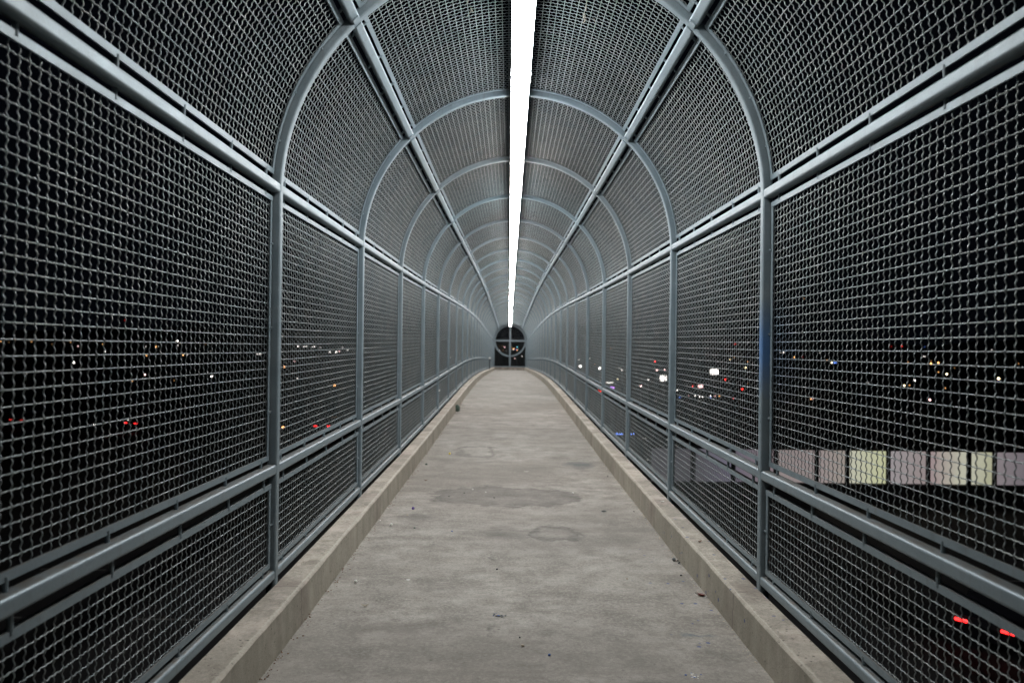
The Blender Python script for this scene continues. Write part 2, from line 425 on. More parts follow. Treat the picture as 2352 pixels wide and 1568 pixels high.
# splice brackets where the roof rail meets the arches
RR_ME = {k: v.mesh(k, M_frame) for k, v in RAILS.items()}
RR_ME['roof_rail'] = roof.mesh('roof_rail', M_frame)
Mb = Matrix.Translation(((W - .002) * math.cos(SA), 0, TH + (W - .002) * math.sin(SA))) @ Matrix.Rotation(-SA, 4, 'Y')
BRK = [MB().box(-.004, .004, a, b_, -.018, .018, Mb).mesh('splice_plate', M_frame) for a, b_ in ((.028, .075), (LB - .075, LB - .028))]

# arch (arch-local: y centred, z up from kerb top)
prof_t = rrect(W + .025, 0, .05, .05, .009)
post_me = MB().loft([[(x, y, z) for x, y in prof_t] for z in (-.32, TH - .03)]).mesh('post', M_frame)
post_l_me = MB().loft([[(-x, y, z) for x, y in prof_t] for z in (-.32, TH - .03)]).mesh('post', M_frame)
post_blue = MB().loft([[(x, y, z) for x, y in prof_t] for z in (-.32, TH - .03)]).mesh('post', M_frame_blue)
hr = []
hr.append([(x, y, TH - .03) for x, y in prof_t])
for k in range(73):
    t = math.pi * k / 72; hr.append([(x * math.cos(t), y, TH + x * math.sin(t)) for x, y in prof_t])
hr.append([(-x, y, TH - .03) for x, y in prof_t])
hoop_me = MB().loft(hr).mesh('hoop', M_frame)

ORD = ['zeroth', 'first', 'second', 'third', 'fourth', 'fifth', 'sixth', 'seventh', 'eighth', 'ninth', 'tenth', 'eleventh', 'twelfth',
       'thirteenth', 'fourteenth', 'fifteenth', 'sixteenth', 'seventeenth', 'eighteenth', 'nineteenth', 'twentieth', 'twenty-first',
       'twenty-second', 'twenty-third', 'twenty-fourth', 'twenty-fifth', 'twenty-sixth']
def bay_matrix(i):
    a = Vector((0, ring_y(i), base_i(i))); b = Vector((0, ring_y(i + 1), base_i(i + 1)))
    s = math.atan2(b.z - a.z, b.y - a.y)
    return Matrix.Translation(a) @ Matrix.Rotation(s, 4, 'X'), s
FLIP = Matrix.Translation((0, LB, 0)) @ Matrix.Rotation(math.pi, 4, 'Z')
slopes = {i: bay_matrix(i)[1] for i in range(-1, NB)}
def child(name, me, parent):
    o = bpy.data.objects.new(name, me); link(o, parent); return o
for i in range(0, NB + 1):
    s = (slopes.get(i - 1, slopes.get(i)) + slopes.get(i, slopes.get(i - 1))) / 2
    M = Matrix.Translation((0, ring_y(i), base_i(i))) @ Matrix.Rotation(s, 4, 'X')
    where = 'beside the camera' if i == 0 else ('the nearest in view, blue spray paint on its right post' if i == 1 else
             ('last one, touching the round end grille' if i == NB else ORD[i] + ' one away from the camera'))
    e = empty('arch_frame', M, label='blue-grey steel arch, ' + where, cat='arch frame', group='steel arches carrying the mesh tunnel')
    child('post', post_l_me, e); pr = child('post', post_blue if i == 1 else post_me, e); child('hoop', hoop_me, e)
    if i == 1: pr['label'] = 'right steel post with a patch of blue spray paint'
PN = {'low': ('low', 'below the handrail'), 'upp': ('tall', 'above the handrail'), 'hau': ('curved', 'below the roof rail')}
RN = {'bottom_rail': 'steel rail just above the kerb', 'handrail': 'steel rail at waist height',
      'upper_rail': 'steel rail where the arch starts', 'roof_rail': 'tilted steel rail on the roof shoulder'}
for i in range(0, NB):
    M, s = bay_matrix(i)
    bn = ('nearest bay' if i == 0 else ORD[i + 1] + ' bay from camera') if i < NB - 1 else 'last bay before the end grille'
    for side, MM in (('right', M), ('left', M @ FLIP)):
        for k in RN:
            o = child(k, RR_ME[k], None); o.matrix_world = MM
            tag(o, '%s, %s side, %s' % (RN[k], side, bn), 'rail', 'steel rails between the arches')
            if k == 'roof_rail' and i < 5:
                for b_ in BRK: child('splice_plate', b_, o)
        for k in ('low', 'upp', 'hau'):
            e = empty('mesh_panel', MM, label='%s wire mesh panel %s, %s side, %s' % (PN[k][0], PN[k][1], side, bn), cat='mesh panel', group='woven wire mesh panels of the tunnel')
            child('wire_cloth', ME[k], e); pf = child('panel_frame', FR[k] if i < 4 else FRT[k], e)
            if i < 4:
                for t in TABS[k]: child('mounting_peg', t, pf)
    e = empty('mesh_panel', M, label='curved wire mesh panel above the lights, %s' % bn, cat='mesh panel', group='woven wire mesh panels of the tunnel')
    child('wire_cloth', ME['cro'], e); pf = child('panel_frame', FR['cro'] if i < 4 else FRT['cro'], e)
    if i < 4:
        for t in TABS['cro']: child('mounting_peg', t, pf)

# ------------------------------------------------------------------ deck and kerbs
ysamp = sorted(set([round(-.6 + .12 * k, 3) for k in range(int(60 / .12))]))
YEND = ring_y(NB) + .03
ysamp = [y for y in ysamp if y < YEND] + [YEND]
xs = np.linspace(-1.12, 1.12, 15)
V = []; Fq = []
for y in ysamp:
    z = floor_at(y)
    for x in xs: V.append((x, y, z + .004 * math.sin(x * 2.1 + y * .7) * math.sin(y * 1.3)))
n = len(xs)
for a in range(len(ysamp) - 1):
    for b_ in range(n - 1): Fq.append((a * n + b_, a * n + b_ + 1, (a + 1) * n + b_ + 1, (a + 1) * n + b_))
me = mesh_np('walkway', V, Fq, True); me.materials.append(M_floor)
o = link(bpy.data.objects.new('walkway', me)); tag(o, 'stained grey concrete floor of the footbridge', 'walkway', kind='structure')
rings = []
for y in ysamp[::4] + [ysamp[-1]]:
    z = floor_at(y)
    rings.append([(-CURB_OUT, y, z - .02), (CURB_OUT, y, z - .02), (CURB_OUT, y, z - .5), (.8, y, z - .62), (-.8, y, z - .62), (-CURB_OUT, y, z - .5)])
tag(MB().loft(rings).obj('bridge_deck', M_curb), 'concrete slab of the footbridge below the walkway', 'bridge deck', kind='structure')
for sgn, side in ((-1, 'left'), (1, 'right')):
    rings = []; yy = [y for y in ysamp]
    for k, y in enumerate(yy):
        zt = base_at(y)
        jx = .0018 * math.sin(y * 3.1 + sgn) + .0008 * math.sin(y * 11.3 + 2 * sgn) + random.uniform(-.0009, .0009)
        ch = .011 + random.uniform(-.003, .003) + (random.uniform(.004, .014) if random.random() < .07 else 0)
        z0 = floor_at(y) - .03
        rings.append([(sgn * x, y, z) for x, z in ((CURB_IN - .004 + jx * .5, z0), (CURB_IN + jx, zt - ch), (CURB_IN + jx + ch * 1.1, zt - .001), (CURB_IN + .05, zt), (CURB_OUT, zt), (CURB_OUT, z0))])
    c = MB().loft(rings).obj('kerb', M_curb)
    tag(c, 'raised cast concrete kerb along the %s edge of the walkway' % side, 'kerb')
    # narrow sealed joints across the kerb at the posts
# end kerb and round grille
ye = ring_y(NB)
zc = base_i(NB)
o = MB().box(-CURB_IN + .002, CURB_IN - .002, ye - .22, ye + .12, zc - CURB_H - .03, zc - .002).obj('end_kerb', M_curb)
tag(o, 'low concrete kerb closing the far end of the walkway', 'kerb')
g = empty('end_grille', Matrix.Translation((0, ye + .06, zc)), label='steel grille with a large ring and a cross of bars closing the far end', cat='grille')
m = MB(); t_ = rrect(W - .075, 0, .13, .06, .01, 2)
m.loft([[(x * math.cos(a), y, TH + x * math.sin(a)) for x, y in t_] for a in [2 * math.pi * k / 64 for k in range(64)]], closed=True)
m.obj('ring', M_frame, g)
MB().box(-.07, .07, -.034, .034, 0, TH + W).obj('vertical_bar', M_frame, g)
MB().box(-W, W, -.031, .031, TH - .07, TH + .07).obj('cross_bar', M_frame, g)
MB().box(-W, W, -.032, .032, 0, .08).obj('sill_bar', M_frame, g)
for sx in (-1, 1): MB().box(*sorted((sx * W, sx * (W - .08))), -.033, .033, .08, TH).obj('side_bar', M_frame, g)
M_mesh_dark = plain('dark_wire', (.10, .115, .12), .5, .3)
m = MB(); pp = .05
k = -W
while k < W:
    h = TH + math.sqrt(max(W * W - k * k, 0)) - .02
    m.box(k - .0015, k + .0015, .05, .053, .02, h); k += pp
z = .04
while z < TH + W - .02:
    hw = W if z < TH else math.sqrt(max(W * W - (z - TH) ** 2, 0))
    m.box(-hw, hw, .054, .057, z - .0015, z + .0015); z += pp
m.obj('wire_cloth', M_mesh_dark, g)
# short pipe post by the left kerb far down the walk
M_dark = plain('dark_painted_pipe', (.03, .035, .04), .5)
M_white = plain('chalk_white', (.7, .7, .68), .7, 0, .08)
y = 41.5
e = empty('pipe_post', Matrix.Translation((-1.13, y, base_at(y))), label='short dark pipe post with a white cap on the left kerb near the far end', cat='post')
MB().cyl((0, 0, 0), (0, 0, .56), .03, 12).obj('pipe', M_dark, e); MB().ball((0, 0, .60), .06, n=14, m=8).obj('cap', M_white, e, True)

# ------------------------------------------------------------------ strip lights
FL = 1.28
TINT = [(1, .97, .94), (.92, .985, 1), (1, .90, .85), (.93, .96, 1), (.74, .66, .64)]
LSTR = 68.0
lens_m = [emis('lit_diffuser', c, LSTR, True) for c in TINT]
M_house = plain('fixture_grey', (.25, .27, .29), .5, .1)
M_clip = plain('steel_clip', (.45, .46, .47), .35, .8)
hw = .0625
lens_prof = [(-hw, 0)] + [(-hw * math.cos(math.pi * k / 10) , -.05 * math.sin(math.pi * k / 10) ** .7) for k in range(1, 10)] + [(hw, 0)]
lens_me = []
for mm in lens_m:
    a = MB().loft([[(x, y, z) for x, z in lens_prof] for y in (.012, FL - .012)])
    lens_me.append(a.mesh('diffuser', mm, False))
house_me = MB().loft([[(x, y, z) for x, z in ((-hw + .002, .001), (-hw - .003, .012), (-hw + .012, .05), (hw - .012, .05), (hw + .003, .012), (hw - .002, .001))] for y in (.0, FL)]).mesh('housing', M_house)
cap_me = [MB().loft([[(x * 1.005, y, z * 1.01) for x, z in lens_prof] for y in yy_]).mesh('end_cap', M_white) for yy_ in ((0, .011), (FL - .011, FL))]
clip_me = [MB().box(sx * hw - .004 + sx * .004, sx * hw + .004 + sx * .004, y0, y0 + .025, -.012, .02).mesh('clip', M_clip) for sx in (-1, 1) for y0 in (.05, FL - .075)]
hang_me = [MB().cyl((sx * .03, y0, .05), (sx * .03, y0, .17), .004, 6).mesh('hanger_rod', M_clip) for sx in (-1, 1) for y0 in (.25, FL - .25)]
y = 2.55; k = 0
LIGHT_DROP = .205
while y + FL < ye - .1:
    z0 = base_at(y) + TH + W - LIGHT_DROP + .05; z1 = base_at(y + FL) + TH + W - LIGHT_DROP + .05
    jx = random.uniform(-.0012, .0012); sag = random.uniform(-.003, .003)
    M = Matrix.Translation((jx, y, z0 + sag)) @ Matrix.Rotation(math.atan2(z1 - z0, FL), 4, 'X') @ Matrix.Rotation(random.uniform(-.0008, .0008), 4, 'Z')
    e = empty('strip_light', M, label='glowing white strip light, %s' % (
        ('the last of the row, at the far end' if k == 40 else 'number %d of the roof row counted from the camera' % (k + 1)) if k else 'the nearest of the roof row, at the top of the picture'), cat='strip light', group='continuous row of strip lights')
    child('diffuser', lens_me[[0, 1, 3, 0, 2, 1, 1, 4, 3, 2, 0][k % 11]], e); child('housing', house_me, e)
    if k < 12:
        for c in cap_me + clip_me: child(c.name.split('.')[0], c, e)
    for c in hang_me: child('hanger_rod', c, e)
    y += FL + .004; k += 1
print('LIGHTS', k)

# ------------------------------------------------------------------ litter on the walk
def mcol(name, c, **k): return plain(name, c, **k)
M_yel = mcol('yellow_plastic', (.75, .62, .12)); M_pur = mcol('purple_rubber', (.10, .06, .25)); M_wht = mcol('white_rubber', (.75, .73, .70), var=.08)
M_gry = mcol('grey_rubber', (.12, .13, .13)); M_blk = mcol('black_bit', (.02, .02, .02)); M_blu = mcol('blue_chalk', (.05, .11, .33)); M_brn = mcol('dry_leaf', (.16, .08, .04))
M_red = mcol('red_leaf', (.30, .05, .04)); M_tan = mcol('tan_stone', (.40, .34, .26)); M_pap = mcol('paper', (.7, .68, .64), var=.05); M_grn = mcol('dark_green_stone', (.05, .08, .06))
def seat(p, dz=0): return Matrix.Translation((p.x, p.y, p.z + dz))
def ball(zx, zy, r, m, label):
    p = zf(zx, zy); o = MB().ball((0, 0, 0), r, n=16, m=10).obj('small_ball', m, None, True); o.matrix_world = seat(p, r); tag(o, label, 'ball', 'small balls lost on the walk')
ball(424, 402, .0125, M_pur, 'small purple ball on the walk near the left kerb')
ball(277, 514, .0125, M_wht, 'small white ball on the walk close to the left kerb')
ball(38, 893, .0095, M_wht, 'small white ball nearest the camera by the left kerb')
ball(2177, 748, .0125, M_gry, 'small dark grey ball on the walk by the right kerb')
ball(670, 31, .0125, M_yel, 'small yellow ball on the walk beyond the big stain')
def bit(pt, r, m, label, cat='pebble', flat=.6, name='pebble'):
    o = MB().ball((0, 0, 0), r, (1, .8, flat), 8, 5, .18).obj(name, m, None, True)
    o.matrix_world = seat(pt, r * flat * .7) @ Matrix.Rotation(random.uniform(0, 6), 4, 'Z'); tag(o, label, cat, 'scraps of litter on the walk')
for zx, zy, r, m, l in ((988, 804, .008, M_blk, 'small black crumb in the middle of the walk'), (1340, 1380, .008, M_blu, 'single blue chalk crumb on the near walk'),
        (2225, 846, .008, M_blk, 'black pebble on the walk at the foot of the right kerb'), (1862, 868, .008, M_tan, 'tan pebble right of the middle of the walk'),
        (685, 548, .007, M_blu, 'pale blue crumb on the left half of the walk'), (385, 441, .009, M_tan, 'tan pebble beside the purple ball'),
        (203, 478, .008, M_wht, 'white chip at the foot of the left kerb'), (825, 268, .009, M_wht, 'white chip on the top edge of the big stain'),
        (912, 285, .006, M_wht, 'tiny white chip inside the big stain'), (1498, 291, .009, M_wht, 'white chip at the right end of the big stain'),
        (768, 291, .007, M_blk, 'black crumb in the left part of the big stain'), (665, 315, .007, M_blk, 'black crumb at the left end of the big stain'),
        (968, 323, .007, M_blk, 'black crumb on the lower edge of the big stain'), (513, 101, .018, M_grn, 'dark green pebble near the left kerb beyond the big stain'),
        (1160, 1318, .009, M_tan, 'pale crumb on the walk left of the single blue crumb'), (1908, 417, .008, M_blk, 'black crumb near the right kerb beyond the second stain'),
        (1732, 181, .008, M_blk, 'black crumb near the right kerb beyond the big stain'), (1140, 1262, .006, M_blk, 'black crumb above the pale crumb'),
        (2203, 746, .008, M_blk, 'black crumb right beside the dark grey ball'), (433, 528, .010, M_grn, 'dark green crumb below the purple ball')):
    bit(zf(zx, zy), r, m, l)
def leaf(p, L, wd, m, label, rot=0, tilt=.4, name='leaf'):
    mb = MB(); n = 8; top = []; 
    for k in range(n + 1):
        t = k / n; w_ = wd * math.sin(math.pi * t) ** .7 * .5 + .0004; x = (t - .5) * L; zz = .012 * (2 * t - 1) ** 2 * tilt * 2
        top.append([(x, -w_, zz + w_ * tilt), (x, 0, zz), (x, w_, zz + w_ * tilt), (x, w_, zz + w_ * tilt - .0008), (x, 0, zz - .0008), (x, -w_, zz + w_ * tilt - .0008)])
    o = mb.loft(top).obj(name, m); o.matrix_world = seat(p, .003) @ Matrix.Rotation(rot, 4, 'Z'); tag(o, label, name); return o
leaf(zf(510, 208), .035, .02, M_brn, 'small dry brown leaf on the walk by the left kerb', .3)
leaf(zf(2210, 766), .03, .018, M_blk, 'small dark leaf beside the dark grey ball', 1)
pl = floor_pt(2696 + 185 * .5953, 1798 + 985 * .5953)
e = empty('leaf', seat(pl, .004) @ Matrix.Rotation(-.6, 4, 'Z'), label='curled pale and red dry leaf against the right kerb', cat='leaf')
mb = MB()
for nm, mt, L, wd, rx in (('pale_half', M_pap, .075, .03, .9), ('red_half', M_red, .06, .028, -.3), ('brown_edge', M_brn, .07, .02, .3)):
    o = leaf(Vector((0, 0, 0)), L, wd, mt, None, 0, .6, nm); del o['category']; o.parent = e; o.matrix_world = e.matrix_world @ Matrix.Rotation(rx, 4, 'X')
pk = floor_pt(2696 + 173 * .5953, 1798 + 622 * .5953, CURB_H); pk.z += .001
leaf(pk, .03, .02, M_brn, 'small brown leaf lying on top of the right kerb', .5)
pk = floor_pt(1400 + 2098 * .5953, 1798 + 350 * .5953, CURB_H); leaf(pk, .035, .02, M_pap, 'torn white scrap on top of the right kerb', .2, .2, 'paper_scrap')
leaf(zf(391, 876), .024, .014, M_pap, 'white paper scrap on the left half of the walk', .1, .1, 'paper_scrap')
leaf(zf(100, 1053), .045, .016, M_tan, 'crumpled tan wrapper on the near left of the walk', .1, .6, 'wrapper')
leaf(zf(1185, 149), .05, .012, M_pap, 'thin white scrap on the walk beyond the big stain', .1, .3, 'paper_scrap')
def crumbs(p, n, spread, mats, label):
    e = empty('chalk_crumbs', seat(p, 0), label=label, cat='crumbs', kind='stuff')
    for mt in mats:
        mb = MB()
        for k in range(n):
            a = random.uniform(0, 6.3); d = spread * random.random() ** 1.4; r = random.uniform(.0018, .006)
            mb.ball((d * math.cos(a), d * math.sin(a) * .8, r * .4), r, (1, .8, .6), 6, 4, .2)
        mb.obj('crumb_heap', mt, e)
crumbs(zf(1000, 1115), 14, .045, (M_blu, M_gry), 'crushed blue chalk crumbs in the middle of the near walk')
crumbs(floor_pt(2696 + 135 * .5953, 1798 + 1525 * .5953), 16, .05, (M_blu, M_pap), 'crushed blue and white crumbs by the right kerb at the bottom edge')
o = MB().loft([[(.02 * math.cos(a) + .003 * math.cos(b_) * math.cos(a), .014 * math.sin(a) + .003 * math.cos(b_) * math.sin(a), .003 + .003 * math.sin(b_)) for b_ in [2 * math.pi * q / 6 for q in range(6)]] for a in [2 * math.pi * q / 20 for q in range(20)]], closed=True).obj('rubber_ring', M_gry)
o.matrix_world = seat(zf(1706, 414), 0); tag(o, 'small dark ring lying on the right half of the walk', 'ring')
pd = floor_pt(1400 + 1125 / 2.613, 1400 + 640 / 2.613)
bit(Vector((-1.05, pd.y, pd.z)), .05, M_grn, 'dark clump at the foot of the left kerb', 'debris', 1.6, 'debris_clump')
for sx, side in ((-1, 'left'), (1, 'right')):
    mb = MB(); rg = random.Random(5 + sx)
    for k in range(420):
        y = 2.6 + 14 * rg.random() ** 1.7; off = abs(rg.gauss(0, .022)) + .004; x = sx * (CURB_IN - off); q = rg.uniform(.0012, .0042)
        mb.ball((x, y, floor_at(y) + q * .4 + .002), q, (1.2, 1, .7), 5, 4)
    o = mb.obj('grit', M_tan if sx > 0 else M_brn); tag(o, 'fine grit and crumbs gathered along the foot of the %s kerb' % side, 'grit', kind='stuff')
# twigs caught in the crown mesh
M_twig = mcol('dry_twig', (.35, .30, .25))
for (zx, zy, lab) in ((797, 50, 'dry twig caught in the overhead mesh left of the light'), (1580, 95, 'dry twig caught in the overhead mesh right of the light')):
    px = 1400 + zx * .5953; py = zy * .5953
    dx = (px * .57422 - 1170) / F; dz = (784 - py * .57422) / F
    Y = 4.4
    for _ in range(30):
        X = CX + dx * Y; rad = math.sqrt(max((W + WIN + .005) ** 2 - X * X, 0)); Y = (base_at(Y) + TH + rad - EYE) / dz
    p = Vector((CX + dx * Y, Y, EYE + dz * Y)); mb = MB()
    for _ in range(5 if zx > 1000 else 3):
        a = Vector((random.uniform(-.04, .04), random.uniform(-.1, .1), random.uniform(-.02, .0))); bb = a + Vector((random.uniform(-.05, .05), random.uniform(-.12, .12), .012))
        mb.cyl(a, bb, .003, 5, .0015)
    o = mb.obj('twig', M_twig); o.matrix_world = Matrix.Translation(p); tag(o, lab, 'twig')

# ------------------------------------------------------------------ the dark city below
M_ground = plain('dark_scrub_ground', (.028, .026, .022), .95, 0, .4, .05)
mb = MB(); mb.add([(-4000, -400, 0), (4000, -400, 0), (4000, 6000, 0), (-4000, 6000, 0)], [(0, 1, 2, 3)])
tag(mb.obj('ground', M_ground), 'dark ground far below the bridge', 'ground', kind='structure')
M_asph = plain('asphalt', (.025, .025, .026), .85, 0, .25, .6)
M_line = plain('lane_paint', (.16, .16, .15), .7, 0, .1)
mb = MB(); mb.box(-900, 900, 14, 34, -.05, .02)
tag(mb.obj('freeway', M_asph), 'dark freeway passing under the bridge', 'road', kind='structure')
mb = MB(); mb.box(-900, 900, 62, 92, -.05, .02)
tag(mb.obj('freeway', M_asph), 'dark road beyond the freeway', 'road', kind='structure')
mb = MB()
for yl in (19, 24, 29, 69, 77, 85):
    for k in range(-60, 60): mb.box(k * 6, k * 6 + 2.5, yl - .07, yl + .07, .02, .026)
tag(mb.obj('lane_markings', M_line), 'dashed lane lines on the dark roads', 'road markings', kind='structure')
M_hill = plain('night_hill', (.03, .03, .03), 1, 0, .3, .004)
for (hx, hy, w_, h_) in ((-1500, 3600, 1500, 60), (900, 3900, 1700, 45), (2600, 3300, 900, 70)):
    rings = []
    for k in range(25):
        t = k / 24; x = hx + (t - .5) * 2 * w_; hh = h_ * math.sin(math.pi * t) ** 1.3 * (1 + .2 * math.sin(k * 1.7)) + .5
        rings.append([(x, hy - 500, -1), (x, hy - 120, hh * .7), (x, hy, hh), (x, hy + 400, -1)])
    tag(MB().loft(rings).obj('hill', M_hill), 'dark low hill on the horizon', 'hill', kind='structure')

def px_dir(px, py):
    x = px * .57422 - 1176; y = py * .57422 - 784
    a = R(-.7); x, y = x * math.cos(a) - y * math.sin(a), x * math.sin(a) + y * math.cos(a)
    return (x + 6) / F, -y / F
LC = {'o': ((1, .48, .16), 'orange'), 'w': ((1, .95, .9), 'white'), 'y': ((1, .85, .5), 'pale yellow'), 'p': ((1, .62, .6), 'pinkish'), 'r': ((1, .03, .02), 'red'),
      'b': ((.15, .3, 1), 'blue'), 't': ((.2, .75, .85), 'teal'), 'v': ((.6, .25, 1), 'violet')}
EM = {}
def em(c, s):
    k = (c, round(s, 1))
    if k not in EM: EM[k] = emis('lamp_glow_' + LC[c][1].replace(' ', '_'), LC[c][0], s)
    return EM[k]
M_pole = plain('lamp_pole_metal', (.05, .05, .05), .6)
def city_light(px, py, c, size=1.0, s=9.0, area=''):
    s *= .6; size *= .92
    if 'grille' in area: size *= .6; s *= .7
    dx, dz = px_dir(px, py)
    hgt = 6.5
    if dz < -.006: Y = max(60, min(700, (EYE - hgt) / -dz)); 
    else: Y = 900
    if dz < -.045: Y = (EYE - 4.0) / -dz
    Y += random.uniform(-.05, .05) * Y
    X = CX + dx * Y; Z = EYE + dz * Y
    r = size * 2.6 / 3012 * Y                      # globe radius
    nm = 'beacon_mast' if c == 'r' and py < 1340 else 'street_lamp'
    word = {'beacon_mast': 'mast beacon'}.get(nm, 'street lamp')
    e = empty(nm, Matrix.Translation((X, Y, 0)), label='tiny %s city light seen through %s' % (LC[c][1], area), cat='street lamp' if nm == 'street_lamp' else 'beacon',
              group='%s city lights seen through %s' % (LC[c][1], area))
    z = max(Z, 1.0)
    MB().cyl((0, 0, 0), (0, 0, z - r), .09, 6, .05).obj('pole', M_pole, e)
    MB().ball((0, 0, z), r, (1, 1, .9), 8, 6).obj('lamp', em(c, s), e, True)
def Z4(l, area):
    for t in l: city_light(t[0] * .5953, 900 + t[1] * .5953, *t[2:], area=area)
Z4([(8, 780, 'o', .8), (98, 768, 'o', .8, 5), (212, 783, 'o', .7, 4), (350, 800, 'o', .6, 2), (475, 787, 'o', .7, 4), (525, 813, 'p', 1, 3), (690, 800, 'o', .8, 4), (705, 848, 'w', .9, 7),
    (495, 922, 'w', 1.4, 14), (840, 640, 'r', .7, 4), (980, 815, 'w', .7, 2), (1047, 817, 'o', 1, 9), (1190, 778, 'w', 1.4, 12), (1195, 808, 'w', .7, 4), (1212, 792, 'o', .6, 3),
    (984, 875, 'o', .9, 6), (1230, 872, 'o', 1, 7), (1258, 870, 'w', .7, 4), (972, 1004, 'p', 1.3, 12), (887, 1048, 'o', .8, 4), (1422, 1015, 'w', 1.4, 12), (1170, 1042, 'o', .7, 1.5),
    (180, 995, 'w', .9, 1.2), (1065, 816, 'w', .6, 1.5), (60, 786, 'o', .5, 1.5), (430, 792, 'o', .5, 1.2), (1380, 800, 'o', .5, 1.5), (1415, 846, 'w', .5, 2), (633, 1340, 'w', 1.2, 10), (860, 1307, 'w', 1, 3)],
   'the nearest left mesh panel')
Z4([(2003, 814, 'w', 1.1, 8), (2045, 816, 'w', .8, 6), (2058, 815, 'w', .9, 6), (2100, 816, 'w', .8, 5), (2112, 816, 'w', .8, 5), (2153, 822, 'w', .7, 4), (2303, 822, 'w', .8, 5), (2217, 852, 'w', 1.1, 8),
    (2258, 852, 'w', 1.3, 9), (2277, 847, 'p', 1, 6), (2336, 840, 'w', 1, 6), (1978, 914, 'p', .9, 5), (1911, 952, 'o', 1.3, 12), (1998, 1028, 'w', .8, 5), (2247, 1075, 'o', 1.6, 12), (1902, 1357, 'o', 1.6, 14)],
   'the left mesh past the first post')
rp = lambda l, area: [city_light(2696 + t[0] * .5953, 900 + t[1] * .5953, *t[2:], area=area) for t in l]
rp([(410, 798, 'r', .8, 5), (405, 888, 'o', .6, 3), (378, 902, 'y', .9, 8), (496, 917, 'o', .8, 4), (480, 958, 'y', 1.2, 12), (345, 1037, 'r', 1.4, 10), (125, 1082, 'r', 1.1, 8),
    (460, 1101, 'r', 1.6, 10), (22, 1108, 'w', 1, 9), (38, 1155, 'b', 1.3, 2.5), (100, 1145, 'p', .8, 3), (140, 1145, 'w', 1, 6), (172, 1153, 'w', 1.2, 7), (190, 1152, 'w', 1.2, 7), (245, 1146, 'w', 1, 6), (245, 1158, 'b', 1, 3),
    (275, 1148, 'p', .9, 7), (305, 1148, 'o', .9, 5), (400, 1163, 'r', 1, 4), (496, 1062, 'o', .6, 1.5), (150, 1060, 'r', .6, 1)], 'the second right mesh bay')
rp([(872, 495, 'o', .8, 1.5), (735, 855, 'w', 1, 7), (715, 856, 'w', .6, 3), (810, 887, 'o', 1, 8), (862, 885, 'r', .7, 1.2), (980, 858, 'w', .9, 1.2), (1028, 907, 'o', .8, 3), (1060, 924, 'y', 1.1, 10),
    (1075, 924, 'b', 1.1, 9), (1088, 924, 'b', .8, 6), (1295, 1058, 'w', .9, 1), (1307, 1058, 'w', .9, 1), (920, 1168, 'o', .9, 6), (932, 1167, 'p', .9, 5), (1460, 815, 'r', .7, 1.5), (1530, 813, 'r', .9, 6),
    (1683, 818, 'b', .8, 1), (1675, 882, 'w', 1, 3), (1686, 882, 'w', .9, 2), (1573, 920, 'o', .9, 3.5), (1727, 930, 'o', 1.4, 11), (1727, 912, 'o', .8, 1), (1776, 925, 'o', 1.3, 10), (1776, 987, 'o', 1, 3),
    (1833, 1000, 'y', 1.4, 12), (1617, 1043, 'w', 1.4, 12), (1547, 1077, 'y', 1.3, 11), (1583, 1075, 'o', .9, 3), (1822, 1094, 'o', 1, 3), (1830, 1094, 'o', 1, 3), (1718, 1173, 'p', 1.5, 12), (2135, 838, 'w', 1, 2),
    (2181, 1030, 'y', 1.8, 14), (2179, 1049, 'v', 1.2, 3), (2315, 930, 'o', .9, 1.5), (1530, 880, 'w', .8, .8), (1885, 960, 'o', .8, .8)], 'the nearest right mesh panel')
q = lambda l, area: [city_light(2250 + t[0] / 2.613, 1300 + t[1] / 2.613, *t[2:], area=area) for t in l]
q([(172, 360, 'w', 1.1, 7), (285, 348, 'w', .9, 6), (187, 428, 'w', 2.3, 16), (388, 450, 'w', 2.1, 16), (337, 405, 'o', .8, 5), (590, 448, 'w', .8, 6), (612, 455, 'w', .9, 6), (622, 470, 'w', 1, 6), (578, 562, 'y', 1.3, 6),
   (460, 600, 'w', 1.5, 4), (480, 602, 'w', 1.5, 5), (500, 600, 'w', 1.5, 5), (522, 598, 'w', 1.5, 5), (375, 592, 'w', 1.3, 5), (393, 597, 'w', 1.3, 5), (505, 650, 'v', 1.4, 9), (520, 652, 'v', 1.4, 9), (535, 654, 'v', 1.3, 9),
   (373, 680, 'r', 1.3, 11), (394, 692, 'r', 1.1, 9), (507, 243, 'o', .6, 3), (968, 380, 'r', 1.5, 8), (987, 467, 'p', 1.5, 12), (1070, 464, 'p', 1.2, 9), (896, 567, 'w', 1.3, 7), (818, 637, 'p', 1.6, 11),
   (550, 1135, 'b', 1.3, 6), (570, 1135, 'b', 1.3, 7), (592, 1136, 'b', 1.4, 8), (612, 1136, 'b', 1.3, 8), (630, 1135, 'b', 1.2, 6), (720, 1137, 'b', 1.3, 6), (745, 1132, 'b', 1.1, 5), (845, 1178, 'w', 1, 1.5), (868, 1178, 'w', 1, 1.5),
   (893, 1403, 'w', 1.2, 2), (618, 690, 'b', .8, 4)], 'the far right mesh')
q2 = lambda l, area: [city_light(1900 + t[0] / 6.27, 1250 + t[1] / 6.27, *t[2:], area=area) for t in l]
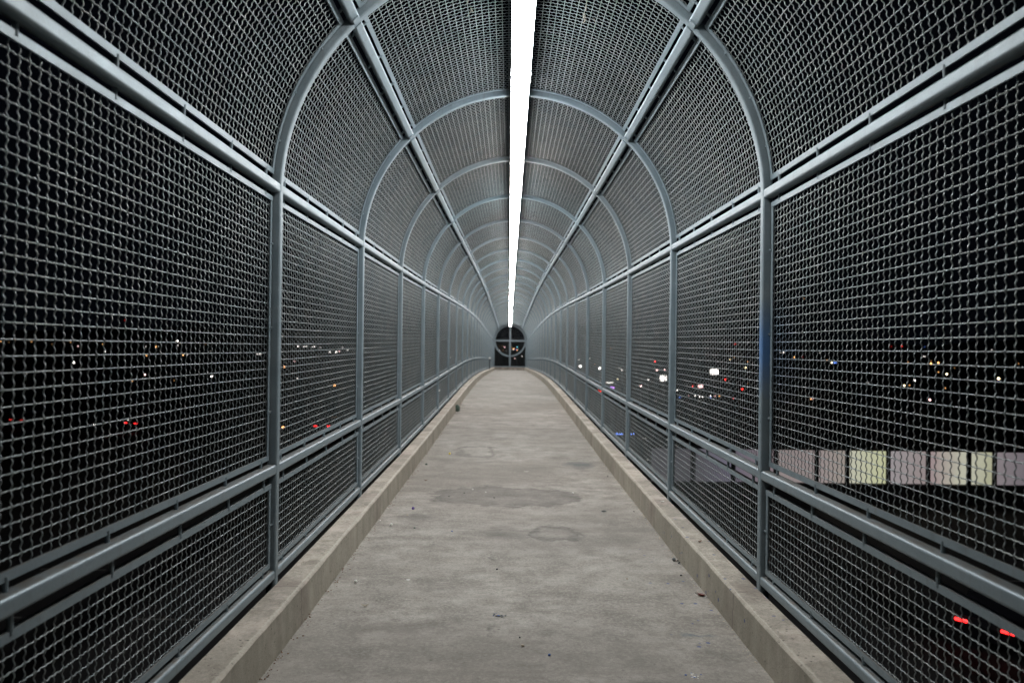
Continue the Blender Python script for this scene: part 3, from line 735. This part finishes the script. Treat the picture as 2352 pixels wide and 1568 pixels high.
q2([(743, 863, 'p', 1.1, 10), (700, 938, 'o', .9, 3), (787, 948, 'w', .9, 2), (885, 953, 'p', 1.1, 10), (970, 905, 'o', 1.2, 12), (930, 880, 'o', .9, 3), (1055, 857, 't', 1.1, 7), (1035, 918, 'v', 1, 5), (1058, 935, 'o', 1.2, 9),
    (1078, 905, 't', .9, 3), (1180, 1092, 'w', 1, 6), (995, 1148, 'p', 1.1, 7), (1030, 1156, 'w', .8, 1.5), (618, 945, 'w', .9, 5), (965, 925, 'w', .9, 6), (610, 835, 'o', .8, 1), (685, 835, 'o', .8, 1.2), (935, 922, 'w', .9, 3)], 'the round end grille')
q3 = lambda l, area: [city_light(1700 + t[0] / 3.357, 1150 + t[1] / 3.357, *t[2:], area=area) for t in l]
q3([(467, 878, 'p', 1, 6), (348, 940, 'w', 1, 6), (195, 1380, 'w', 1, 5), (98, 1493, 'w', .6, 3)], 'the far left mesh')

# lit signs
M_box = plain('sign_box', (.05, .05, .05), .6)
def sign(px, py, wpx, hpx, c, s, label):
    dx, dz = px_dir(px, py); Y = min(300., 6.8 / max(-dz, .01))
    X = CX + dx * Y; Z = EYE + dz * Y; w_ = wpx / 3012 * Y; h_ = hpx / 3012 * Y
    e = empty('lit_sign', Matrix.Translation((X, Y, 0)), label=label, cat='sign')
    MB().box(-w_ / 2, w_ / 2, 0, .5, Z - h_ / 2, Z + h_ / 2).obj('sign_cabinet', M_box, e)
    pr = rrect(0, Z, w_ * .96, h_ * .94, h_ * .3, 5)
    MB().loft([[(x, y_, z) for x, z in pr] for y_ in (-.1, .01)]).obj('lit_face', em(c, s), e)
    MB().cyl((0, .25, 0), (0, .25, max(Z - h_ / 2, .2)), .2, 8).obj('pole', M_pole, e)
sign(2696 + 270 * .5953, 900 + 985 * .5953, 36, 24, 'w', 3, 'large glowing white sign beyond the right mesh, left of the sprayed post')
sign(2250 + 1053 / 2.613, 1300 + 553 / 2.613, 28, 26, 'w', 3.5, 'square white lit board between the second and third right posts')
sign(2696 + 178 * .5953, 900 + 1082 * .5953, 20, 12, 'p', 2.5, 'small pinkish white sign with red lamps either side')
sign(1740 * .5953, 900 + 865 * .5953, 22, 6, 'w', .8, 'dim bluish sign left of the first left post')

# long low lit panel wall on the right below
Yw = 42.0
e = empty('lit_panel_wall', Matrix.Translation((0, Yw, 0)), label='long low wall of glowing pink and pale yellow panels below the bridge at right', cat='panel wall')
def wx(zx): return CX + ((2550 + zx / 1.521) * .57422 - 1170) / F * Yw
zt_ = EYE - ((1700 + 152 / 1.521) * .57422 - 784 - 10) / F * Yw; zb_ = EYE - ((1700 + 357 / 1.521) * .57422 - 784 - 10) / F * Yw
def pan_mat(name, c0, c1, s):
    m, nt, b = mat(name)
    tc = N(nt, 'ShaderNodeTexCoord').outputs['Generated']; sp = N(nt, 'ShaderNodeSeparateXYZ'); nt.links.new(tc, sp.inputs[0])
    f = math_(nt, 'ADD', sp.outputs[0], math_(nt, 'MULTIPLY', math_(nt, 'SUBTRACT', noise(nt, tc, 2.2, 3), .5), .5))
    c = mix(nt, ramp(nt, f, [(.1, 0), (.9, 1)]), c0, c1)
    nt.links.new(c, b.inputs['Emission Color']); b.inputs['Emission Strength'].default_value = s; b.inputs['Base Color'].default_value = (.3, .3, .3, 1)
    m.cycles.emission_sampling = 'NONE'; return m
pk, tn, yg, ll, dk = (.35, .295, .29), (.37, .325, .29), (.60, .60, .47), (.37, .335, .345), (.12, .115, .135)
panels = [(95, 330, dk, dk, .8, 'dark violet grey'), (358, 578, dk, (.16, .15, .2), 1, 'violet grey'), (600, 838, (.16, .14, .18), (.24, .19, .21), 1, 'dim pink grey'), (856, 1084, pk, pk, .9, 'dusky pink'), (1106, 1268, pk, tn, 1, 'pink to tan'),
          (1294, 1520, yg, (.6, .62, .38), 1, 'bright pale yellow green'), (1540, 1762, ll, pk, 1, 'lilac grey'), (1782, 2010, (.42, .33, .33), yg, .95, 'pink fading to yellow green'),
          (2030, 2165, yg, (.5, .5, .34), .95, 'narrow pale yellow green'), (2185, 2420, (.27, .235, .25), (.17, .15, .17), 1, 'dim lilac'), (2440, 2680, dk, dk, 1, 'dim violet')]
for a, b_, c0, c1, s, nm in panels:
    o = MB().box(wx(a), wx(b_), -.05, .05, zb_ + .05, zt_ - .04).obj('lit_panel', pan_mat('lit_panel_' + nm.replace(' ', '_'), c0, c1, s * .8), e); o['label'] = nm + ' lit panel'
for a in (345, 589, 847, 1095, 1281, 1530, 1772, 2020, 2175, 2430):
    MB().box(wx(a) - .12, wx(a) + .12, -.12, .10, zb_, zt_).obj('mullion', M_box, e)
MB().box(wx(90), wx(2690), -.14, .12, max(zb_ - 1.1, 0), zb_).obj('base_beam', M_box, e)
MB().box(wx(90), wx(2690), -.13, .11, zt_, zt_ + .12).obj('top_beam', M_box, e)

# cars on the dark roads, tail lamps towards us
M_car = plain('dark_car_paint', (.02, .022, .028), .3, .3, .1); M_glass = plain('car_glass', (.01, .01, .012), .1); M_tyre = plain('tyre_rubber', (.015, .015, .015), .9)
M_tail = emis('tail_lamp_red', (1, .02, .02), 5); M_tail2 = emis('tail_lamp_dim_red', (1, .06, .05), 1.0)
def car(X, Y, rot, tail, label, spread=.62):
    e = empty('parked_car' if False else 'car', Matrix.Translation((X, Y, .02)) @ Matrix.Rotation(rot, 4, 'Z'), label=label, cat='car', group='cars on the dark roads')
    side = [(-2.2, .35), (-2.25, .75), (-2.1, .92), (-1.5, .98), (-1.05, 1.4), (.45, 1.45), (1.1, 1.0), (2.0, .85), (2.25, .6), (2.25, .35)]
    rings = []
    for yy in (-.88, -.84, .84, .88):
        k = .94 if abs(yy) > .86 else 1
        rings.append([(x * k, yy, .35 + (z - .35) * k) for x, z in side])
    MB().loft(rings).obj('body', M_car, e)
    MB().loft([[(x, yy, z) for x, z in ((-1.4, 1.0), (-1.02, 1.36), (.4, 1.41), (.98, 1.02))] for yy in (-.89, .89)]).obj('window', M_glass, e)
    for x in (-1.4, 1.4):
        for yy in (-.8, .8): MB().cyl((x, yy - .11, .33), (x, yy + .11, .33), .33, 16).obj('wheel', M_tyre, e)
    for yy in (-spread, spread): 
        MB().box(-2.29, -2.22, yy - .17, yy + .17, .76, .83).obj('tail_light', tail, e)
    return e
def car_px(px, py, rot, tail, label, spread=.62):
    dx, dz = px_dir(px, py); Y = (EYE - .8) / -dz; X = CX + dx * Y
    car(X + 2.2 * math.cos(rot), Y + 2.2 * math.sin(rot), rot, tail, label, spread)
car_px(3938, 2503, R(38), M_tail, 'dark car with two bright red tail lights at the bottom right corner')
car_px(67, 1679, R(80), M_tail2, 'dark car with dim red tail lights at the far left edge')
car_px(524, 1692, R(70), M_tail, 'dark car with bright red tail lights behind the nearest left mesh')
car_px(2165 * .5953, 900 + 1350 * .5953, R(90), M_tail, 'dark car with red tail lights behind the left mesh past the first post')

# ------------------------------------------------------------------ sky, camera
w = bpy.data.worlds.new('World'); sc.world = w; w.use_nodes = True
bg = w.node_tree.nodes['Background']; bg.inputs[0].default_value = (.45, .6, 1, 1); bg.inputs[1].default_value = .0022
cam = bpy.data.cameras.new('camera'); co = bpy.data.objects.new('camera', cam); link(co); sc.camera = co
cam.lens = F / 2352 * 36; cam.sensor_width = 36; cam.clip_end = 9000; cam.clip_start = .05
co.matrix_world = Matrix.Translation((CX, 0, EYE)) @ Matrix.Rotation(R(90), 4, 'X') @ Matrix.Rotation(R(.7), 4, 'Z')
cam.shift_x = 6 / 2352
cam.dof.use_dof = True; cam.dof.focus_distance = 4.1; cam.dof.aperture_fstop = 2.8
sc.view_settings.view_transform = 'Standard'; sc.view_settings.look = 'None'; sc.view_settings.exposure = 0
sc.cycles.max_bounces = 5
